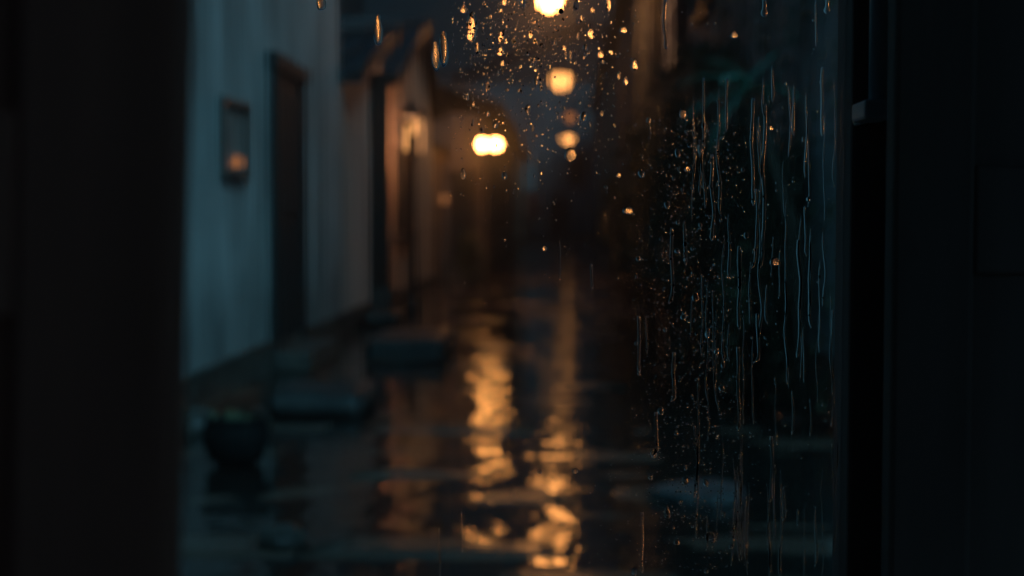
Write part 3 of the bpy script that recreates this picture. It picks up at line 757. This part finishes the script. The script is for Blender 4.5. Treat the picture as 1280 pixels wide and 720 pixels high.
# drops that can be told apart: x, y, half width px, elongation, dome flatness, label
big = [
 (590, 34, 4.6, 3.6, .55, 'longest bright yellow drop at the upper centre, drawn out downwards'),
 (580, 12, 3.6, 1.5, .7, 'short amber drop up and left of the longest bright drop'),
 (545, 71, 4.0, 4.0, .9, 'left one of two tall orange drops beside each other above the lantern post'),
 (555, 61, 4.2, 4.6, 1.0, 'right one of two tall orange drops beside each other above the lantern post'),
 (631, 2, 3.2, 2.0, .6, 'yellow drop touching the top of the picture above the row of beads'),
 (627, 14, 2.6, 1.1, .7, 'small amber bead right below the yellow drop at the top edge'),
 (626.5, 45, 3.6, 2.0, .55, 'bright yellow upper bead of the joined pair at the centre top'),
 (626, 64, 3.8, 1.6, .6, 'bright yellow lower bead of the joined pair at the centre top'),
 (628, 79, 2.8, 1.4, .8, 'small orange bead hanging under the joined pair'),
 (663.5, 43, 3.4, 1.6, .5, 'bright yellow round drop left of the topmost lamp\'s underside'),
 (669, 51, 2.6, 1.4, .6, 'small bright bead touching the lower right of a yellow round drop'),
 (651, 84, 2.6, 1.3, .7, 'lone pale bead halfway between the joined pair and the notched lamp'),
 (738, 41.5, 4.4, 1.5, .7, 'leaning amber drop up and right of the notched lamp'),
 (750, 68, 4.2, 1.1, .8, 'dull orange drop right of the notched lamp'),
 (763, 65.5, 3.4, 1.0, .8, 'small orange drop next to the dull orange one'),
 (779, 38, 4.2, 1.0, .7, 'round amber drop alone at the upper right of the lamps'),
 (793, 81, 4.2, 1.6, .6, 'bright amber oval drop farthest right of the lamps'),
 (782, 101, 3.0, 1.8, .9, 'narrow orange drop below the bright amber oval'),
 (705, 60, 3.4, 1.0, .8, 'orange drop just above the notched lamp'),
 (760, 5, 3.4, 2.6, .8, 'drawn-out orange drop at the top edge right of the topmost lamp'),
 (740, 13, 2.8, 1.4, .8, 'small orange drop beside the topmost lamp'),
 (713, 193, 6.5, 1.25, 1.2, 'curled crescent drop hanging under the smallest glowing lamp'),
 (785, 263, 6.0, .85, .9, 'orange drop alone at the left edge of the foliage'),
 (853, 142, 4.2, 1.3, 1.0, 'reddish drop hanging left of the broad-bladed plant'),
 (859, 211, 3.6, 1.1, .9, 'round orange drop below the broad-bladed plant'),
 (968, 327, 5.6, .9, 1.1, 'orange drop in the middle of the right-hand trickles'),
 (963, 160, 2.6, 1.2, .9, 'tiny amber drop among trickles right of the broad-bladed plant'),
 (402, 4, 5.5, 1.6, 1.0, 'lone orange drop at the top edge before the white wall'),
 (473, 38, 4.2, 4.0, 1.2, 'faint tall orange drop before the timber post roof'),
 (773, 219, 3.0, 1.1, .9, 'small orange drop right of the smallest glowing lamp'),
 (917, 44, 4.0, 1.2, 1.0, 'dull orange drop above the broad-bladed plant'),
 (652, 181, 2.0, 1.0, .7, 'pinpoint drop between the twin lamp and the smallest lamp'),
 (817, 566, 4.2, 1.4, .8, 'bright orange drop above the pale flagstone'),
 (850, 628, 2.0, 1.2, .8, 'tiny drop in front of the pale flagstone'),
 (674, 589, 2.6, 1.2, .7, 'small drop over the rippling reflection'),
 (719, 588, 3.4, 1.0, .7, 'round bead over the right edge of the rippling reflection'),
]
bigprotos = []
for me in protos:
    c = me.copy(); c.materials.clear(); c.materials.append(M['bigdrop']); bigprotos.append(c)
for x, y, r, el, fl, lab in big:
    put_lean(x, y, r*(1.45 if el > 3 else 1.1), lab, None, el/(1.25 if el > 3 else 1), .02 if fl < .75 else (.05 if fl < .95 else .10), rng2, M['bigdrop'])

def clusters(n, seed):
    rg = random.Random(seed); out = []
    while len(out) < n:
        u = rg.random()
        if u < .52:                                   # crowd round the lamps
            x = rg.gauss(660, 62); y = abs(rg.gauss(0, 105)) ; zone = 0
            if not 560 < x < 800: continue
        elif u < .90:
            x = rg.gauss(862, 42); y = rg.uniform(150, 715); zone = 1
            if not 790 < x < 1050: continue
        elif u < .96: x = rg.uniform(790, 1052); y = rg.uniform(0, 700); zone = 1
        elif u < .975: x = rg.uniform(600, 800); y = rg.uniform(150, 430); zone = 2
        else: x = rg.gauss(770, 30); y = rg.uniform(560, 718); zone = 2
        if x > 1054 or y > 716: continue
        if any(math.hypot(x-a, y-b_) < 19 for a, b_ in ((701,101),(710,174),(601,181),(621,181),(687,0))) and rg.random() < .93: continue
        out.append((x, y, zone, rg))
    return out
LB = ['tiny round raindrop in the crowd of amber specks around the hanging lamps',
      'tiny raindrop on the dark glass in front of the right-hand foliage',
      'tiny raindrop scattered over the dark lower middle of the glass']
GZ = ['raindrops around the lamps', 'raindrops before the foliage', 'raindrops over the lower middle']
for x, y, z_, rg in clusters(235, 31):
    if z_ == 0 and rg.random() < .6:
        put_lean(x, y, 1.1+2.4*rg.random()**2.5, LB[0], GZ[0], rg.choice((.9, 1, 1.2, 1.6, 2.2)), .12, rg, M['bigdrop']); continue
    put_drop(x, y, 1.2+3.2*rg.random()**2.5, LB[z_], GZ[z_], rg.uniform(.55,1.1), rg.choice((.9, 1.0, 1.1, 1.5)), rot=rg.uniform(-.2,.2))
# the finest spray, too many to tell apart
b_vs, b_fs, b_fl = [], [], []
tiny = [drop_mesh(1, .45, 1.1, s_, n=10, rings=4, sag=.2, wob=.2) for s_ in range(4)]
allv, dome, flat = [], [], []
for x, y, z_, rg in clusters(2700, 77):
    vs, fs, fl = tiny[rg.randrange(4)]
    if z_ == 0 and rg.random() < .35: vs, fs, fl = lean_drop(F, rg.uniform(.9, 1.3), x, y, .12, rg, n=10, rings=4)
    r = rg.uniform(.45, 1.25)*PX; c = pane_pt(x, y) + Vector((0, GAP, 0)); k = len(allv); e = rg.uniform(.9,1.6)
    allv += [(c.x+v[0]*r, c.y+v[1]*r*.9, c.z+v[2]*r*e) for v in vs]
    dome += [tuple(i+k for i in f) for f in fs]; flat += [tuple(i+k for i in f) for f in fl]
me = bpy.data.meshes.new('spray'); me.from_pydata(allv, [], dome+flat)
me.polygons.foreach_set('use_smooth', [True]*len(dome)+[False]*len(flat)); me.materials.append(M['drop'])
bm = bmesh.new(); bm.from_mesh(me); bmesh.ops.recalc_face_normals(bm, faces=bm.faces)
for f in bm.faces:
    if f.normal.y < 0 and len(f.verts) <= 4: f.normal_flip()
    if f.normal.y > 0 and len(f.verts) > 4: f.normal_flip()
bm.to_mesh(me); bm.free()
sp = bpy.data.objects.new('rain_spray', me); COL.objects.link(sp)
tag(sp, 'finest specks of rain spray over the window glass', 'rain spray', kind='stuff')

# trickles: x, y0, y1, half width px, drift px, bead (0/1), height factor, label
def trickle(x, y0, y1, wpx, drift, bead, label, seed, hf=.21, group=None):
    rg = random.Random(seed); n = max(8, int((y1-y0)/5)); m = 8
    vs = []; fs = []
    c0 = pane_pt(x, (y0+y1)/2)
    cen = []
    for i in range(n+1):
        t_ = i/n; yy = y0+(y1-y0)*t_
        xx = x + (1.8+min(3.5, (y1-y0)*.015))*noise.noise(Vector((seed*3.1, yy*.022, 0))) + .3*noise.noise(Vector((seed*3.1, yy*.10, 4))) + drift*max(0, (t_-.88)/.12)**1.6
        ww = wpx*(.55+.45*t_)*min(1, (t_+.02)*9)*(1+.22*noise.noise(Vector((seed, yy*.09, 5))))
        if bead:
            d = (y1-yy)
            q = max(0, 1-((d-wpx*1.6)/(wpx*2.6))**2) if d < wpx*4.2 else 0
            ww = max(ww, wpx*(1+1.0*bead*q))
        if i == n: ww *= .25
        elif i == n-1: ww *= .75
        cen.append((pane_pt(xx, yy), ww*PX))
    for (c, w_) in cen:
        for k in range(m+1):
            a = math.pi*k/m
            vs.append((c.x - math.cos(a)*w_ - c0.x, hf*w_*math.sin(a)**.9, c.z - c0.z))
    for i in range(n):
        for k in range(m): a = i*(m+1)+k; fs.append((a, a+1, a+m+2, a+m+1))
    nb = len(vs)
    vs += [v for i in range(n+1) for v in ((vs[i*(m+1)][0], 0, vs[i*(m+1)][2]), (vs[i*(m+1)+m][0], 0, vs[i*(m+1)+m][2]))]
    fl = [(nb+2*i, nb+2*i+1, nb+2*i+3, nb+2*i+2) for i in range(n)]
    for e_ in (0, n): fs.append(tuple(e_*(m+1)+k for k in range(m+1)))
    me = bpy.data.meshes.new('water_trickle'); me.from_pydata(vs, [], fs+fl)
    nd = n*m
    me.polygons.foreach_set('use_smooth', [i < nd for i in range(len(me.polygons))])
    bm = bmesh.new(); bm.from_mesh(me); bm.faces.ensure_lookup_table()
    for f in bm.faces:
        if f.index < nd and f.normal.y < 0: f.normal_flip()
        elif f.index >= nd+2 and f.normal.y > 0: f.normal_flip()
    bm.to_mesh(me); bm.free(); me.materials.append(M['trickle'])
    o = bpy.data.objects.new('water_trickle', me); COL.objects.link(o); o.location = c0 + Vector((0, GAP, 0))
    return tag(o, label, 'water trickle', group)
TR = [
 (937, 330, 405, 1.6, 0, 0, 'trickle ending just left of a hooked one with a bead, mid height on the right'),
 (947, 392, 455, 1.9, -8, 1, 'trickle hooking left into an orange bead, mid height on the right'),
 (983, 250, 480, 1.5, 0, 0, 'longest straight thin trickle through the middle of the right glass'),
 (999, 300, 447, 1.7, -2, 1, 'trickle ending in a dull red bead just right of the longest one'),
 (1005, 408, 478, 1.3, 0, 0, 'thin trickle touching the dull red bead'),
 (1013, 300, 383, 1.7, 0, 0, 'orange-tinged trickle ending above mid height near the window stile'),
 (1029, 290, 383, 1.3, 0, 0, 'thin trickle with a pale end near the window stile'),
 (970, 480, 556, 1.2, 0, 0, 'pale thin trickle in the lower half left of two orange ones'),
 (990, 488, 543, 2.2, -1, 0, 'broad brown-orange trickle in the lower half of the right glass'),
 (1012, 498, 545, 1.4, 0, 0, 'short thin trickle right of the broad brown-orange one'),
 (911, 405, 452, 1.7, 1, 0, 'short brown trickle beside the leaves at mid height'),
 (954, 130, 336, 2.0, -5, 1, 'long trickle curling left at its foot, right of centre'),
 (945, 236, 337, 1.5, -6, 1, 'short curling trickle just inside the long curling one'),
 (856, 276, 332, 2.4, 0, 0, 'olive-brown wide trickle above the foliage gap'),
 (839, 285, 380, 1.9, -3, 1, 'trickle with a bright orange bead beside the foliage, mid height'),
 (799, 395, 466, 1.8, 1, 1, 'brown trickle farthest left before the foliage'),
 (808, 395, 442, 1.5, 0, 0, 'thin brown trickle second from the left before the foliage'),
 (842, 440, 502, 2.1, -4, 1, 'trickle with the brightest orange bead, lower left of the foliage'),
 (895, 392, 512, 1.3, 3, 0, 'dim long trickle through the middle of the foliage'),
 (821, 515, 568, 2.0, -4, 1, 'trickle ending in an orange bead above the flagstone'),
 (884, 644, 688, 1.7, -2, 0, 'short trickle directly below the pale flagstone'),
 (922, 583, 701, 1.3, 0, 0, 'pale straight trickle right of the pale flagstone'),
 (932, 620, 704, 2.0, 3, 0, 'orange trickle beside the pale straight one at the bottom'),
 (965, 545, 629, 2.0, -4, 1, 'trickle with a curled orange foot right of the flagstone'),
 (979, 608, 651, 2.6, -2, 0, 'short wide dull trickle right of the curled orange foot'),
 (997, 636, 657, 2.2, 0, 0, 'very short trickle low near the window stile'),
 (961, 638, 722, 1.6, 0, 0, 'trickle under the curled orange foot running off the bottom'),
 (974, 680, 722, 1.5, 1, 0, 'trickle running off the bottom right of its neighbour'),
 (803, 640, 716, 1.8, 0, 1, 'brown trickle at the bottom left of the dark foliage'),
 (832, 0, 62, 1.9, 0, 1, 'dull orange trickle at the top before the grey wall'),
 (955, 0, 22, 2.4, 0, 1, 'bright orange trickle stub at the top edge above the plant'),
 (1034, 0, 18, 2.2, 0, 1, 'orange trickle stub at the top edge near the window stile'),
 (1019, 0, 58, 1.5, 0, 0, 'pale thin trickle at the top near the window stile'),
 (1055, 54, 73, 1.5, 2, 1, 'very short golden trickle against the window stile'),
 (965, 82, 128, 2.0, 0, 0, 'orange trickle right of the broad-bladed plant'),
 (953, 96, 146, 1.6, 3, 0, 'thin trickle crossing behind the broad-bladed plant'),
 (908, 98, 165, 1.4, 0, 1, 'thin trickle in front of the broad-bladed plant'),
 (987, 108, 196, 1.3, -1, 0, 'dim thin trickle upper right, before the grey wall'),
 (1007, 116, 222, 1.5, 0, 0, 'long dim trickle upper right, before the grey wall'),
 (1027, 84, 170, 1.7, 0, 1, 'trickle with an orange foot near the bolt'),
 (700, 300, 352, 1.0, 0, 0, 'faint thin trickle over the dark far paving'),
 (740, 330, 362, 1.4, 0, 1, 'short trickle with a bead right of the far reflection'),
 (549, 660, 722, 1.6, 0, 0, 'brown trickle over the dark paving at the bottom'),
 (577, 640, 690, 1.2, 0, 0, 'faint brown trickle left of the rippling reflection'),
]
for i, (x, y0, y1, w_, dr, bd, lab) in enumerate(TR): trickle(x, y0, y1, w_, dr, bd, lab, i+1, group='water trickles on the window glass')
rg = random.Random(8)
for i in range(66):
    x = rg.uniform(850, 1054); y0 = rg.uniform(60, 640); L = rg.uniform(40, 170)
    trickle(x, y0, min(722, y0+L), rg.choice((.6, .8, 1, 1.3, 1.9)), rg.uniform(-2,2), rg.random() < .25, 'faint hair-thin trickle among many on the right part of the glass', 200+i, group='hair-thin trickles on the glass')
